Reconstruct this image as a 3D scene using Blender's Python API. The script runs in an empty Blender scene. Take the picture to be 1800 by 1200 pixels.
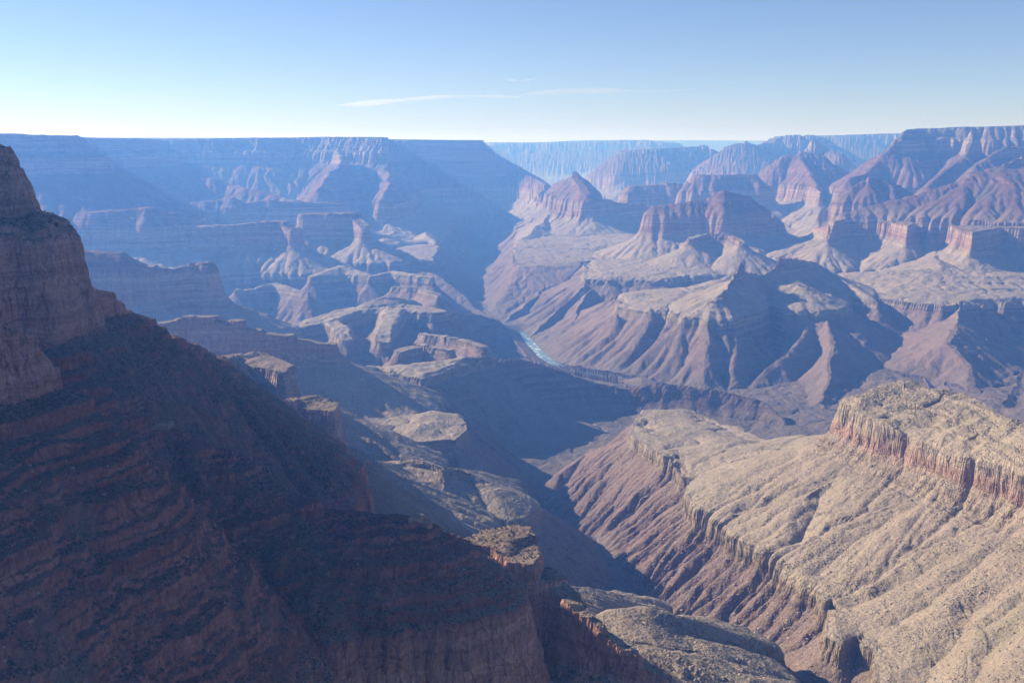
import bpy, math, random
import numpy as np

# ------------------------------------------------------------------ camera, sky, sun, exposure
SC = bpy.context.scene
COL = SC.collection
FPX = 1900.0                       # focal length in pixels of an 1800 px wide frame
PITCH = math.atan(350.0 / FPX)     # the true horizon sits 350 px above the frame centre
CP, SP = math.cos(PITCH), math.sin(PITCH)

cam_data = bpy.data.cameras.new("camera")
cam_data.sensor_width = 36.0
cam_data.lens = 36.0 * FPX / 1800.0
cam_data.clip_start = 1.0
cam_data.clip_end = 400000.0
cam = bpy.data.objects.new("camera", cam_data)
cam.rotation_euler = (math.pi / 2 - PITCH, 0, 0)
COL.objects.link(cam)
SC.camera = cam

SUN_AZ = math.radians(-67.0)       # measured from the view direction (+Y), negative = left
SUN_EL = math.radians(27.8)
SUN_STRENGTH = 5.0
SKY_STRENGTH = 0.060
SKY_TINT = (0.90, 0.94, 1.16, 1)
EXPOSURE = 0.9

world = bpy.data.worlds.new("World")
SC.world = world
world.use_nodes = True
wn = world.node_tree
bg = wn.nodes["Background"]
sky = wn.nodes.new("ShaderNodeTexSky")
sky.sky_type = 'NISHITA'
sky.sun_disc = False
sky.sun_elevation = SUN_EL
sky.sun_rotation = SUN_AZ
sky.altitude = 2200.0
sky.air_density = 1.0
sky.dust_density = 0.25
sky.ozone_density = 1.6
tint = wn.nodes.new("ShaderNodeMix"); tint.data_type = 'RGBA'; tint.blend_type = 'MULTIPLY'; tint.inputs[0].default_value = 1.0
tint.inputs[7].default_value = SKY_TINT
wn.links.new(sky.outputs[0], tint.inputs[6])
wn.links.new(tint.outputs[2], bg.inputs[0])
bg.inputs[1].default_value = SKY_STRENGTH

sun_data = bpy.data.lights.new("sun", 'SUN')
sun_data.energy = SUN_STRENGTH
sun_data.angle = math.radians(0.5)
sun_data.color = (1.0, 0.93, 0.82)
sun = bpy.data.objects.new("sun", sun_data)
sd = (math.sin(SUN_AZ) * math.cos(SUN_EL), math.cos(SUN_AZ) * math.cos(SUN_EL), math.sin(SUN_EL))
from mathutils import Vector
sun.rotation_euler = Vector(sd).to_track_quat('Z', 'Y').to_euler()
COL.objects.link(sun)

SC.view_settings.view_transform = 'Standard'
SC.view_settings.look = 'None'
SC.view_settings.exposure = EXPOSURE
SC.view_settings.gamma = 1.0
SC.view_settings.use_curve_mapping = False
SC.cycles.max_bounces = 4
SC.cycles.diffuse_bounces = 2
SC.cycles.volume_bounces = 1
SC.cycles.use_denoising = True

HAZE_DENSITY = 7.4e-5
HAZE_COLOR = (0.13, 0.33, 0.91, 1)
HAZE_ANISO = 0.3

# ------------------------------------------------------------------ geometry of view -> world
def ray(px, py):
    u = (px - 900.0) / FPX
    v = (600.0 - py) / FPX
    return u, CP + v * SP, -SP + v * CP

def P(px, py, q):
    """pixel + elevation (q <= 400) or + forward distance (q > 400) -> world x, y, z"""
    x, y, z = ray(px, py)
    s = q / y if q > 400 else q / z
    return x * s, y * s, z * s

# ------------------------------------------------------------------ noise
def _hash(ix, iy, seed):
    h = (ix.astype(np.uint32) * np.uint32(374761393) + iy.astype(np.uint32) * np.uint32(668265263)
         + np.uint32((seed * 2246822519) & 0xFFFFFFFF))
    h = (h ^ (h >> np.uint32(13))) * np.uint32(1274126177)
    h = h ^ (h >> np.uint32(16))
    return h

def hash01(ix, iy, seed):
    return (_hash(ix, iy, seed) & np.uint32(0xFFFFFF)).astype(np.float32) * np.float32(1 / 16777215.0)

def vnoise(x, y, seed):
    """gradient noise about -1..1"""
    ix = np.floor(x); iy = np.floor(y)
    fx = (x - ix).astype(np.float32); fy = (y - iy).astype(np.float32)
    ix = ix.astype(np.int32); iy = iy.astype(np.int32)
    ux = fx * fx * fx * (fx * (fx * 6 - 15) + 10)
    uy = fy * fy * fy * (fy * (fy * 6 - 15) + 10)
    def g(dx, dy):
        a = hash01(ix + dx, iy + dy, seed) * np.float32(2 * math.pi)
        return np.cos(a) * (fx - dx) + np.sin(a) * (fy - dy)
    a = g(0, 0); b = g(1, 0); c = g(0, 1); d = g(1, 1)
    return ((a + (b - a) * ux) * (1 - uy) + (c + (d - c) * ux) * uy) * np.float32(1.5)

def fbm(x, y, lam, octv, seed, gain=0.5):
    s = 0.0; a = 1.0; n = 0.0
    for k in range(octv):
        s = s + a * vnoise(x / lam, y / lam, seed + k * 17)
        n += a; a *= gain; lam *= 0.5
    return s / n

def smooth(a, b, x):
    t = np.clip((x - a) / (b - a), 0, 1)
    return t * t * (3 - 2 * t)

# ------------------------------------------------------------------ the stair-step profile of the canyon walls
# (top elevation, run per metre of drop) from the plateau down to the river
LAYERS = [(400, 0.50), (20, 0.55), (-100, 1.7), (-130, 0.28), (-270, 1.7), (-350, 1.15),
          (-650, 0.20), (-800, 0.9), (-850, 2.4), (-1000, 0.16), (-1045, 1.25), (-1330, 8.0), (-1400, 8.0)]
def build_profile(seed, shale_ledges=True):
    zs = [400.0]; hs = [0.0]
    rng = random.Random(seed)
    for k in range(len(LAYERS) - 1):
        zt, run = LAYERS[k]; zb = LAYERS[k + 1][0]
        z = zt
        if zt not in (-1045, -1330) and (shale_ledges or zt != -850):      # ledgy layers: small cliffs between small slopes
            while z > zb + 1e-6:
                st = rng.uniform(14, 34) if zt not in (-800, -350) else 7 + 24 * rng.random() ** 2.2
                st = min(st, z - zb)
                fr = rng.uniform(0.06, 0.18) if zt == -850 else rng.uniform(0.35, 0.6) if run > 0.3 else rng.uniform(0.8, 0.93)
                # slope part then cliff part, same mean run
                tot = run * st
                cl = st * fr
                rc = 0.12 * cl if run > 0.3 else 0.5 * tot
                z -= st - cl; zs.append(z); hs.append(hs[-1] + max(tot - rc, 0.05))
                z -= cl; zs.append(z); hs.append(hs[-1] + rc)
        else:
            zs.append(float(zb)); hs.append(hs[-1] + run * (zt - zb))
    return np.array(zs), np.array(hs)
PZ, PH = build_profile(5)
PZ2, PH2 = build_profile(23, False)          # the same walls with their ledges at other heights
def h_of_z(z):
    return np.interp(-np.asarray(z, dtype=np.float64), -PZ, PH)
def z_of_h(h):
    return np.interp(h, PH, PZ)
H_FLOOR = float(h_of_z(-1325.0))

# ------------------------------------------------------------------ the grid: rows of forward distance, columns of x / y
QUALITY = 1.0
def make_rows():
    y = 480.0; ys = [y]
    while y < 62000:
        if y < 900: k = 0.0045
        elif y < 4500: k = 0.0015
        elif y < 15000: k = 0.0019
        else: k = 0.006
        y *= 1 + k / QUALITY
        ys.append(y)
    return np.array(ys)
def make_cols():
    inner = np.arange(-0.505, 0.505, 0.00072 / QUALITY)
    left = -0.505 - np.cumsum(np.linspace(0.0012, 0.012, int(90 * min(1, QUALITY))))[::-1]
    right = 0.505 + np.cumsum(np.linspace(0.0012, 0.012, int(50 * min(1, QUALITY))))
    return np.concatenate([left, inner, right])
YS = make_rows(); US = make_cols()
NR, NC = len(YS), len(US)
GY = np.repeat(YS[:, None], NC, 1)
GX = GY * US[None, :]

def dip(x, y):
    """the strata climb towards the far north rim"""
    return 150.0 * smooth(7500, 13000, y) * smooth(500, 4200, x + 0 * y)

# domain warp, wider with distance
wamp = np.minimum(0.0055 * GY, 70.0)
WX = GX + wamp * fbm(GX, GY, 420, 3, 11) + np.minimum(0.003 * GY, 14) * fbm(GX, GY, 70, 2, 31)
WY = GY + wamp * fbm(GX, GY, 420, 3, 12) + np.minimum(0.003 * GY, 14) * fbm(GX, GY, 70, 2, 32)

# ------------------------------------------------------------------ landforms, traced as ridge lines, plateau outlines and valley lines
RIVER = [(1600, 745, -1311), (1400, 715, -1311), (1250, 694, -1312), (1110, 671, -1312), (1020, 654, -1312), (975, 640, -1312), (955, 627, -1312), (932, 602, -1313),
         (915, 582, -1313), (880, 562, -1313), (850, 545, -1313), (832, 520, -1314), (838, 480, -1314), (850, 440, -1314), (840, 415, -1314)]
CREEK = [(1420, 1300, -1130), (1280, 1150, -1160), (1215, 1110, -1180), (1150, 1055, -1200), (1060, 970, -1235), (1012, 880, -1250), (985, 842, -1260),
         (995, 800, -1275), (1020, 765, -1284), (1100, 745, -1296), (1250, 765, -1304), (1420, 770, -1310)]
RIVER_HALF = 32.0
def dist_lines(lines):
    best = np.full((NR, NC), 1e9)
    for pts in lines:
        W = [P(*p) for p in pts]
        for (ax, ay, _), (bx, by, _) in zip(W[:-1], W[1:]):
            dx, dy = bx - ax, by - ay
            t = np.clip(((WX - ax) * dx + (WY - ay) * dy) / (dx * dx + dy * dy), 0, 1)
            best = np.minimum(best, np.hypot(WX - ax - t * dx, WY - ay - t * dy))
    return best
DR = dist_lines([RIVER, CREEK])
zb0 = np.minimum(-1308 + 0.08 * np.maximum(DR - 40, 0), -1262)
zb0 = zb0 + (-1003 - zb0) * smooth(8200, 9500, GY)
HF = h_of_z(zb0)
H_FLOOR = float(h_of_z(-1325.0))
ID = np.zeros((NR, NC), dtype=np.int16)
NAMES = ['canyon_terrain']
def gid(name):
    if name not in NAMES: NAMES.append(name)
    return NAMES.index(name)

def block(x0, x1, y0, y1):
    y0 = max(y0, YS[0]); 
    if y1 <= y0: return None
    i0 = max(0, np.searchsorted(YS, y0) - 1); i1 = min(NR, np.searchsorted(YS, y1) + 1)
    us = [x0 / y0, x0 / y1, x1 / y0, x1 / y1]
    j0 = max(0, np.searchsorted(US, min(us)) - 1); j1 = min(NC, np.searchsorted(US, max(us)) + 1)
    if i0 >= i1 or j0 >= j1: return None
    return slice(i0, i1), slice(j0, j1)

def world_pts(pts):
    out = []
    for p in pts:
        x, y, z = P(*p[:3])
        out.append((x, y, z - float(dip(np.float64(x), np.float64(y))), p[3] if len(p) > 3 else None))
    return out

H0 = HF.copy()                                  # profile coordinate of the nearest crest or rim
DS = np.full((NR, NC), -400.0)                  # signed distance from that rim (negative on top)
RDG = np.zeros((NR, NC), bool)                  # True where a narrow crest rules
def put(sl, h0, d, g, crest=False):
    h = h0 + np.maximum(d, 0)
    m = h < HF[sl]
    HF[sl][m] = h[m]; H0[sl][m] = h0[m]; DS[sl][m] = d[m]; ID[sl][m] = g; RDG[sl][m] = crest

def ridge(name, pts, w=10.0, s=1.0, sides=None):
    """crest polyline; w half width of the flat crest, s stretches the falloff"""
    g = gid(name)
    W = world_pts(pts)
    for (ax, ay, az, aw), (bx, by, bz, bw) in zip(W[:-1], W[1:]):
        ha, hb = float(h_of_z(az)), float(h_of_z(bz))
        R = (H_FLOOR - min(ha, hb)) * s + 250
        sl = block(min(ax, bx) - R, max(ax, bx) + R, min(ay, by) - R, max(ay, by) + R)
        if sl is None: continue
        x = WX[sl]; y = WY[sl]
        dx, dy = bx - ax, by - ay
        L2 = dx * dx + dy * dy + 1e-9
        t = np.clip(((x - ax) * dx + (y - ay) * dy) / L2, 0, 1)
        d = np.hypot(x - ax - t * dx, y - ay - t * dy)
        zc = az + (bz - az) * t
        wa = w if aw is None else aw; wb = w if bw is None else bw
        ww = wa + (wb - wa) * t
        put(sl, h_of_z(zc), (d - ww) / s, g, True)

def plateau(name, pts, s=1.0, bulge=0.0):
    """closed outline with an elevation at each corner"""
    g = gid(name)
    W = world_pts(pts)
    A = np.array([[p[0], p[1], 1.0] for p in W]); Z = np.array([p[2] for p in W])
    hm = float(h_of_z(Z.max()))
    R = (H_FLOOR - hm) * s + 250
    sl = block(A[:, 0].min() - R, A[:, 0].max() + R, A[:, 1].min() - R, A[:, 1].max() + R)
    if sl is None: return
    x = WX[sl]; y = WY[sl]
    best = np.full(x.shape, 1e9); zb = np.zeros(x.shape); sw = np.zeros(x.shape); sz = np.zeros(x.shape)
    inside = np.zeros(x.shape, bool)
    n = len(W)
    for k in range(n):
        ax, ay = W[k][:2]; bx, by = W[(k + 1) % n][:2]
        dx, dy = bx - ax, by - ay
        L2 = dx * dx + dy * dy + 1e-9
        t = np.clip(((x - ax) * dx + (y - ay) * dy) / L2, 0, 1)
        qx = ax + t * dx; qy = ay + t * dy
        d = np.hypot(x - qx, y - qy)
        m = d < best
        zq = W[k][2] + (W[(k + 1) % n][2] - W[k][2]) * t
        best[m] = d[m]; zb[m] = zq[m]
        wk = math.sqrt(L2) / (d * d + 25.0); sw += wk; sz += wk * zq
        cr = ((ay > y) != (by > y)) & (x < dx * (y - ay) / (dy if abs(dy) > 1e-9 else 1e-9) + ax)
        inside ^= cr
    zc = np.where(inside, sz / sw, zb)
    if bulge: zc = zc + bulge * smooth(0, 220, np.where(inside, best, 0))
    put(sl, h_of_z(zc), np.where(inside, -best, best) / s, g)

def carve(pts, w=15.0, s=1.0, reach=900.0):
    """valley line: lowers the ground to a V that climbs back by the same stair-step profile"""
    W = world_pts(pts)
    for (ax, ay, az, aw), (bx, by, bz, bw) in zip(W[:-1], W[1:]):
        sl = block(min(ax, bx) - reach, max(ax, bx) + reach, min(ay, by) - reach, max(ay, by) + reach)
        if sl is None: continue
        x = WX[sl]; y = WY[sl]
        dx, dy = bx - ax, by - ay
        L2 = dx * dx + dy * dy + 1e-9
        t = np.clip(((x - ax) * dx + (y - ay) * dy) / L2, 0, 1)
        d = np.hypot(x - ax - t * dx, y - ay - t * dy)
        h = h_of_z(az + (bz - az) * t) - np.maximum(d - w, 0) / s
        m = h > HF[sl]
        HF[sl][m] = h[m]; H0[sl][m] = h[m] - 150; DS[sl][m] = 150

INFO = {
 'canyon_terrain': ('terrain', 'rocky floor and lower slopes of the gorge around the river', 'canyon floor'),
 'ridge_back': ('ridge_hill', 'steep shaded ridge with a cliff tower at the left edge', 'ridge'),
 'ridge_front': ('ridge_hill', 'dark red ledgy slope filling the lower left corner', 'ridge'),
 'headland_near': ('headland_hill', 'sunlit red knoll with a sheer cliff at the end of the dark ledgy slope', 'headland'),
 'headland_small': ('headland_hill', 'small pale headland just behind the sunlit red knoll', 'headland'),
 'headland_red': ('headland_hill', 'shaded headland with a broad red cliff below the long ridge', 'headland'),
 'headland_second': ('headland_hill', 'flat headland with a sunlit speckled top next beyond the broad red cliff', 'headland'),
 'headland_third': ('headland_hill', 'farther flat headland with a sunlit top partly behind the shaded ridge', 'headland'),
 'mesa_bench': ('mesa_hill', 'long shaded mesa with a banded cliff emerging from behind the dark ridge', 'mesa'),
 'mesa_left': ('mesa_hill', 'blue shaded mesa with a thin sunlit rim beside the cliff tower', 'mesa'),
 'mesa_dark': ('mesa_hill', 'long dark blue mesa across the middle of the hazy left side', 'mesa'),
 'mesa_far': ('mesa_hill', 'faint blue hills and benches under the long flat rim', 'mesa'),
 'rim_south': ('plateau_hill', 'long flat hazy blue canyon rim along the left half of the skyline', 'canyon rim'),
 'rim_spur': ('spur_hill', 'hazy spurs descending from the end of the long flat rim', 'spur'),
 'platform_one': ('bench_hill', 'sunlit pale double hump on the bench nearest the sunlit red knoll', 'bench'),
 'platform_two': ('bench_hill', 'pale sunlit lens shaped bench top left of the dark side canyon', 'bench'),
 'platform_three': ('bench_hill', 'thin sunlit bench whose dark spur runs across in front of the river', 'bench'),
 'platform_four': ('bench_hill', 'group of rounded sunlit knolls left of the river', 'knolls'),
 'platform_five': ('bench_hill', 'pale benches in the distance behind the rounded sunlit knolls', 'bench'),
 'platform_six': ('bench_hill', 'small pale benches at the brink of the dark upper gorge', 'bench'),
 'platform_seven': ('bench_hill', 'hazy pale fan of slopes below the end of the long flat rim', 'bench'),
 'platform_right': ('bench_hill', 'flat tan bench with fluted cliffs directly right of the river', 'bench'),
 'platform_right_second': ('bench_hill', 'second flat tan bench behind the one directly right of the river', 'bench'),
 'platform_right_third': ('bench_hill', 'farthest flat bench right of the dark upper gorge', 'bench'),
 'peak_dark': ('butte_hill', 'dark butte with a large shaded face at the head of the deep side canyons', 'butte'),
 'knob': ('butte_hill', 'small rounded butte just left of and behind the dark shaded butte', 'butte'),
 'spur_lit': ('spur_hill', 'rocky spur with a sunlit left side between two dark side canyons', 'spur'),
 'spur_second': ('spur_hill', 'second sunlit rocky spur near the right edge between dark canyons', 'spur'),
 'platform_east': ('bench_hill', 'pale fan shaped slopes and bench under the banded red cliff', 'bench'),
 'mesa_right': ('mesa_hill', 'big stepped red and tan mesa with a banded cliff near the right edge', 'mesa'),
 'mesa_k': ('mesa_hill', 'broad shaded butte with a pointed top in the middle distance', 'butte'),
 'mesa_m': ('mesa_hill', 'shaded peaked mesa between the stepped red mesa and the temple butte', 'butte'),
 'cap_west': ('mesa_hill', 'small mesa with a sunlit cliff tip above the upper gorge', 'mesa'),
 'cap_mid': ('mesa_hill', 'low flat red mesa behind the broad shaded butte', 'mesa'),
 'cap_east': ('mesa_hill', 'small square topped red mesa left of the temple butte', 'mesa'),
 'temple': ('butte_hill', 'temple shaped red butte with a ragged summit below the skyline', 'butte'),
 'rim_north': ('plateau_hill', 'high flat rim with pale cliffs at the right end of the skyline', 'canyon rim'),
 'rim_far': ('plateau_hill', 'faint far rims and buttes along the middle of the skyline', 'canyon rim'),
 'platform_front': ('bench_hill', 'sunlit tan bench with a flat tip and jagged cliff edge in the right foreground', 'bench'),
 'butte_front': ('butte_hill', 'sunlit cream cliff and craggy crest at the right foreground', 'butte'),
 'platform_knoll': ('bench_hill', 'rounded olive tan knoll at the bottom of the photo right of the dark slope', 'knoll'),
}
# --- foreground ridge in shadow (left)
ridge('ridge_back', [(-700,120,900),(-300,215,1250),(-60,240,1480),(-8,248,1500),(14,257,1502),(36,296,1510),(56,345,1525),(88,372,1545),(108,405,1565),(122,452,1590),(134,482,1610),(152,498,1640),(206,519,1690),(222,546,1715),(258,553,1770),(298,590,1840),(335,603,1940),(400,655,2130),(480,712,2300),(545,764,2360)], w=6, s=0.62)
ridge('ridge_front', [(-400,660,1440),(-150,705,1465),(0,722,1475),(120,732,1478),(200,742,1480),(300,752,1480),(420,800,1490),(462,852,1480),(540,882,1480),(640,903,1480),(742,914,1480),(800,946,1480),(868,1008,1470)], w=6)
ridge('ridge_back', [(-200,480,1000),(-60,540,1100),(50,588,1150),(88,645,1170)], w=8, s=0.6)
# redwall headlands
plateau('headland_near', [(806,944,-640),(850,926,-640),(905,918,-640),(944,921,-640),(951,955,-655),(940,988,-655),(895,985,-655),(860,962,-650)])
plateau('headland_near', [(868,985,-690),(940,990,-690),(985,1006,-690),(978,1022,-690),(895,1028,-690),(870,1005,-690)])
ridge('headland_near', [(975,1015,-690,30),(1030,1082,1560),(1100,1140,1520),(1185,1205,1500)], w=10)
plateau('headland_small', [(950,930,-700),(985,920,-700),(1003,926,-700),(1006,945,-715),(975,960,-715)])
plateau('headland_red', [(466,836,-650),(520,794,-650),(560,771,-650),(600,774,-650),(612,786,-652),(590,795,-652),(545,806,-652),(500,840,-652)])
ridge('headland_second', [(440,684,2240),(488,704,2600),(515,699,-648)], w=22)
ridge('headland_third', [(372,634,2045),(374,632,2600),(405,624,-648)], w=22)
plateau('headland_second', [(485,702,-650),(530,692,-650),(565,690,-650),(600,705,-665),(590,722,-665),(540,718,-660)])
plateau('headland_third', [(372,628,-650),(420,618,-650),(470,616,-650),(520,640,-665),(500,655,-665),(430,640,-660)])
ridge('mesa_bench', [(285,566,4000),(330,553,4040),(372,555,4040),(402,570,4040),(416,561,4060),(432,576,4060),(500,590,4080),(582,602,4120)], w=30)
ridge('ridge_back', [(335,605,1960),(360,640,2600),(385,640,3200)],w=10)
# mesas farther left
ridge('mesa_left', [(90,438,5500),(205,441,5500),(255,466,5500),(300,470,5600),(355,460,5650),(366,474,5600)], w=50)
ridge('mesa_dark', [(150,372,8600),(260,364,8600),(300,373,8700),(320,395,8700),(390,393,8750),(490,388,8800),(516,397,8700)], w=70)
ridge('mesa_far', [(170,330,11500),(240,320,12000),(370,313,12000),(400,325,12000),(430,330,11800),(520,352,11500)], w=60, s=1.4)
ridge('mesa_far', [(250,358,10800),(380,352,10800),(405,346,10800),(425,356,10800),(470,352,10900),(600,357,11200)], w=60, s=1.2)
ridge('mesa_far', [(540,375,9600),(620,372,9700),(640,395,9400)], w=60)
# south rim
plateau('rim_south', [(-1200,200,9000),(-300,233,9000),(0,235,9200),(138,238,9600),(144,243,11500),(270,244,12500),(280,245.5,14000),(420,243,14200),(560,241,14400),(700,241,14000),(790,243,14300),(800,246,14600),(838,247,15000),(842,247,20000),(-1200,240,20000)], s=1.7)
ridge('rim_spur', [(596,258,13800),(598,285,13000),(575,310,12300),(560,330,11800)], w=20)
ridge('rim_spur', [(700,262,13600),(712,290,12900),(690,318,12200),(680,335,11800)], w=20)
ridge('rim_spur', [(845,250,14500),(880,274,13500),(900,300,12600),(880,315,12000),(840,320,11500)], w=20)
ridge('rim_spur', [(880,274,13500),(950,290,13500),(990,292,13200),(1012,313,12800),(1030,338,12000)], w=60)
# tonto platforms, left of the river
plateau('platform_one', [(690,812,-890),(725,805,-880),(775,818,-890),(845,820,-915),(890,832,-940),(893,842,-950),(870,864,-950),(815,852,-945),(740,838,-925)], bulge=22)
ridge('platform_one', [(600,800,-800),(690,812,-890),(760,826,-905)], w=20)
plateau('platform_two', [(600,738,-985),(680,735,-980),(760,719,-975),(800,726,-985),(822,745,-1000),(800,770,-1000),(700,778,-995),(660,755,-990)], bulge=22)
ridge('platform_two', [(560,700,-800),(610,738,-960),(700,745,-985)], w=20)
plateau('platform_three', [(640,640,-1000),(720,640,-990),(800,628,-985),(868,621,-990),(876,626,-1000),(800,645,-1000),(740,664,-1000),(690,655,-1000)], bulge=22)
ridge('platform_three', [(868,622,5150),(932,632,5260),(990,650,5280),(1050,671,5260),(1106,681,5240),(1165,669,5230),(1250,681,5150),(1335,701,5050),(1385,736,4900)], w=8, s=0.62)
ridge('platform_three', [(450,600,-800),(560,625,-900),(650,642,-985)], w=20)
ridge('platform_four', [(470,564,-985),(520,571,-985),(560,560,-975),(620,541,-970),(690,534,-968),(762,544,-985)], w=75)
ridge('platform_four', [(694,540,-972),(684,565,-982),(674,590,-998)], w=50)
ridge('platform_four', [(575,560,-978),(598,572,-985),(606,592,-1000)], w=50)
ridge('platform_four', [(745,583,-1005),(800,588,-1000),(852,605,-1010)], w=45)
ridge('platform_four', [(700,613,-1012),(740,601,-1000),(785,611,-1012)], w=45)
ridge('platform_four', [(640,532,-950),(672,519,-925),(720,525,-960)], w=14)
ridge('platform_four', [(380,520,-800),(430,545,-905),(472,563,-970)], w=12)
ridge('platform_five', [(368,477,-975),(440,473,-975),(520,476,-985)], w=50)
ridge('platform_five', [(545,484,-985),(600,466,-935),(612,470,-950),(655,484,-990)], w=24)
ridge('platform_five', [(420,505,-1000),(480,497,-990),(540,508,-1000)], w=30)
ridge('platform_six', [(655,484,-990),(690,476,-975),(760,486,-990)], w=30)
ridge('platform_six', [(690,500,-1000),(740,503,-1000),(770,515,-1010)], w=24)
ridge('platform_seven', [(640,440,-980),(690,410,-930),(712,375,-820),(712,345,-700)], w=20, s=1.4)
ridge('platform_seven', [(690,425,-985),(760,420,-980),(800,432,-1000)], w=60, s=1.3)
ridge('platform_seven', [(770,385,-960),(820,378,-930),(850,350,-820)], w=30, s=1.3)
ridge('platform_seven', [(840,400,-1000),(900,362,-980),(1000,360,-985)], w=70, s=1.3)
ridge('platform_four', [(770,545,-985),(830,550,7150),(880,562,7300),(912,580,7380)], w=8, s=0.8)
# right of the river
plateau('platform_right', [(1085,537,-1000),(1150,548,-1000),(1195,551,-1000),(1230,537,-995),(1288,500,-960),(1285,480,-960),(1200,503,-975),(1120,510,-990),(1068,514,-1000)], s=1.5, bulge=14)
plateau('platform_right_second', [(1030,488,-1000),(1180,492,-1000),(1290,470,-960),(1300,440,-960),(1210,445,-985),(1020,455,-1000)], s=1.6, bulge=20)
plateau('platform_right_third', [(848,446,-1000),(900,430,-1000),(1050,436,-1000),(1140,430,-980),(1140,385,-980),(1000,390,-980),(890,405,-1000)], s=1.6, bulge=25)
ridge('platform_right', [(1085,545,-1010),(1040,585,6700),(985,643,6260)], w=8)
ridge('platform_right', [(1130,560,-1050),(1100,600,6500),(1060,650,6130)], w=8)
ridge('platform_right', [(1185,560,-1050),(1165,600,6400),(1130,655,6000)], w=8)
ridge('platform_right_third', [(950,440,-1010),(900,490,9300),(855,540,8600)], w=8)
ridge('platform_right_third', [(1005,450,-1010),(942,520,8500),(885,560,7980)], w=8)
ridge('platform_right_second', [(1032,492,-1010),(966,555,7500),(930,588,7290)], w=8)
ridge('platform_right_second', [(1040,500,-1010),(1010,560,7150),(965,615,6700)], w=8)
carve([(1530,525,-1090),(1580,590,-1220),(1625,650,-1270),(1660,705,-1295)], w=8, s=1.2)
carve([(1790,540,-1090),(1800,600,-1220),(1800,660,-1270),(1790,722,-1296)], w=8, s=1.2)
ridge('peak_dark', [(1442,462,7500),(1402,445,7300),(1380,441,7150),(1335,441,6900),(1308,449,6750),(1292,470,6550),(1284,497,6400),(1255,525,6250),(1222,548,6100),(1195,576,5950),(1168,622,5750),(1140,662,5700)], w=10)
ridge('peak_dark', [(1442,462,7500),(1490,493,7300),(1540,530,-1000)], w=10)
carve([(1402,556,6780),(1392,598,6450),(1355,645,6000),(1300,682,5650),(1235,695,5560)], w=6, s=0.6, reach=420)
ridge('knob', [(1215,418,-760),(1245,411,-745),(1285,412,-745),(1300,425,-780)], w=40)
ridge('spur_lit', [(1396,497,6800),(1408,504,6740),(1442,521,6620),(1459,560,6400),(1460,610,6000),(1455,660,5600),(1440,712,5250)], w=14, s=1.3)
ridge('spur_second', [(1640,440,-850),(1655,470,-880),(1680,505,-985),(1690,545,6500),(1665,600,6000),(1700,645,5700),(1715,700,5350)], w=14, s=1.7)
plateau('platform_east', [(1480,500,-1000),(1530,520,-1000),(1660,535,-1000),(1770,530,-1000),(1900,520,-1000),(1900,480,-900),(1640,470,-890),(1480,478,-940)])
# redwall mesas on the right
plateau('mesa_right', [(1455,392,-650),(1470,378,-640),(1540,386,-650),(1590,395,-650),(1650,383,-650),(1680,400,-650),(1712,406,-650),(1760,398,-650),(1900,405,-650),(1950,330,-500),(1700,310,-400),(1600,345,-520)])
ridge('mesa_right', [(1365,432,-940),(1410,415,-860),(1455,390,-660)], w=15)
ridge('mesa_right', [(1480,375,9400),(1600,343,9500),(1700,312,9500),(1790,272,9600),(1900,250,9600)], w=20, s=2.1)
ridge('mesa_k', [(1150,362,9700),(1240,350,9700),(1270,335,9700),(1312,345,9800),(1350,368,9800),(1375,388,9800)], w=25)
ridge('mesa_m', [(1440,372,10500),(1490,332,10500),(1530,311,10500),(1560,316,10500),(1592,332,10600)], w=25)
ridge('cap_west', [(1008,362,12000),(1022,349,12000),(1050,347,12000),(1100,356,12200),(1150,362,12500)], w=60)
ridge('cap_mid', [(1100,337,13500),(1112,326,13500),(1165,324,13500),(1180,320,13500),(1210,325,13500)], w=70)
ridge('cap_east', [(1215,318,13000),(1232,307,13000),(1320,306,13000),(1330,318,13000)], w=70)
ridge('temple', [(1330,318,13800),(1348,298,14000),(1374,274,14000),(1396,273,14000),(1408,267,14000),(1440,271,14000),(1466,288,14000),(1492,306,13800)], w=35)
ridge('temple', [(1408,270,14000),(1420,300,13200),(1440,335,12400)], w=20)
# north rim
plateau('rim_north', [(1590,228,12500),(1620,225,12800),(1800,221,12500),(2300,210,12000),(2300,225,19000),(1650,226,18000)], s=1.3)
ridge('rim_north', [(1590,229,12500),(1572,245,12400),(1545,285,12200),(1520,305,12000),(1500,310,11800)], w=25)
ridge('rim_north', [(1710,230,12300),(1700,270,11600),(1660,300,11200),(1632,325,10900)], w=25)
ridge('rim_north', [(1860,226,12200),(1800,260,11200),(1770,255,11200),(1715,290,11000)], w=25)
# far skyline
plateau('rim_far', [(860,251,30000),(1000,249,30000),(1180,248.5,30000),(1190,252,31000),(1190,251,42000),(700,250,42000)], s=2)
plateau('rim_far', [(1365,243,21000),(1378,237,21000),(1430,237,21000),(1445,242,21000),(1440,240,26000),(1370,240,26000)], s=1.8)
plateau('rim_far', [(1430,240,24000),(1560,235,24000),(1700,232,24000),(1700,235,32000),(1430,239,32000)], s=1.8)
ridge('rim_far', [(1255,275,19000),(1290,252,19000),(1310,247,19000),(1330,256,19000),(1365,243,20500)], w=40, s=1.3)
ridge('rim_far', [(1080,285,20000),(1100,266,20000),(1140,264,20000),(1220,262,21000),(1232,256,21000),(1250,264,21000)], w=60, s=1.4)
ridge('rim_far', [(1425,268,17500),(1435,245,17500),(1450,262,17500),(1480,272,17000)], w=20, s=1.0)
plateau('rim_far', [(300,250.5,50000),(1900,250.5,50000),(1900,250,62000),(300,250,62000)], s=2)
# drainages
carve(RIVER, w=28)
carve(CREEK, w=10)
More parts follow.
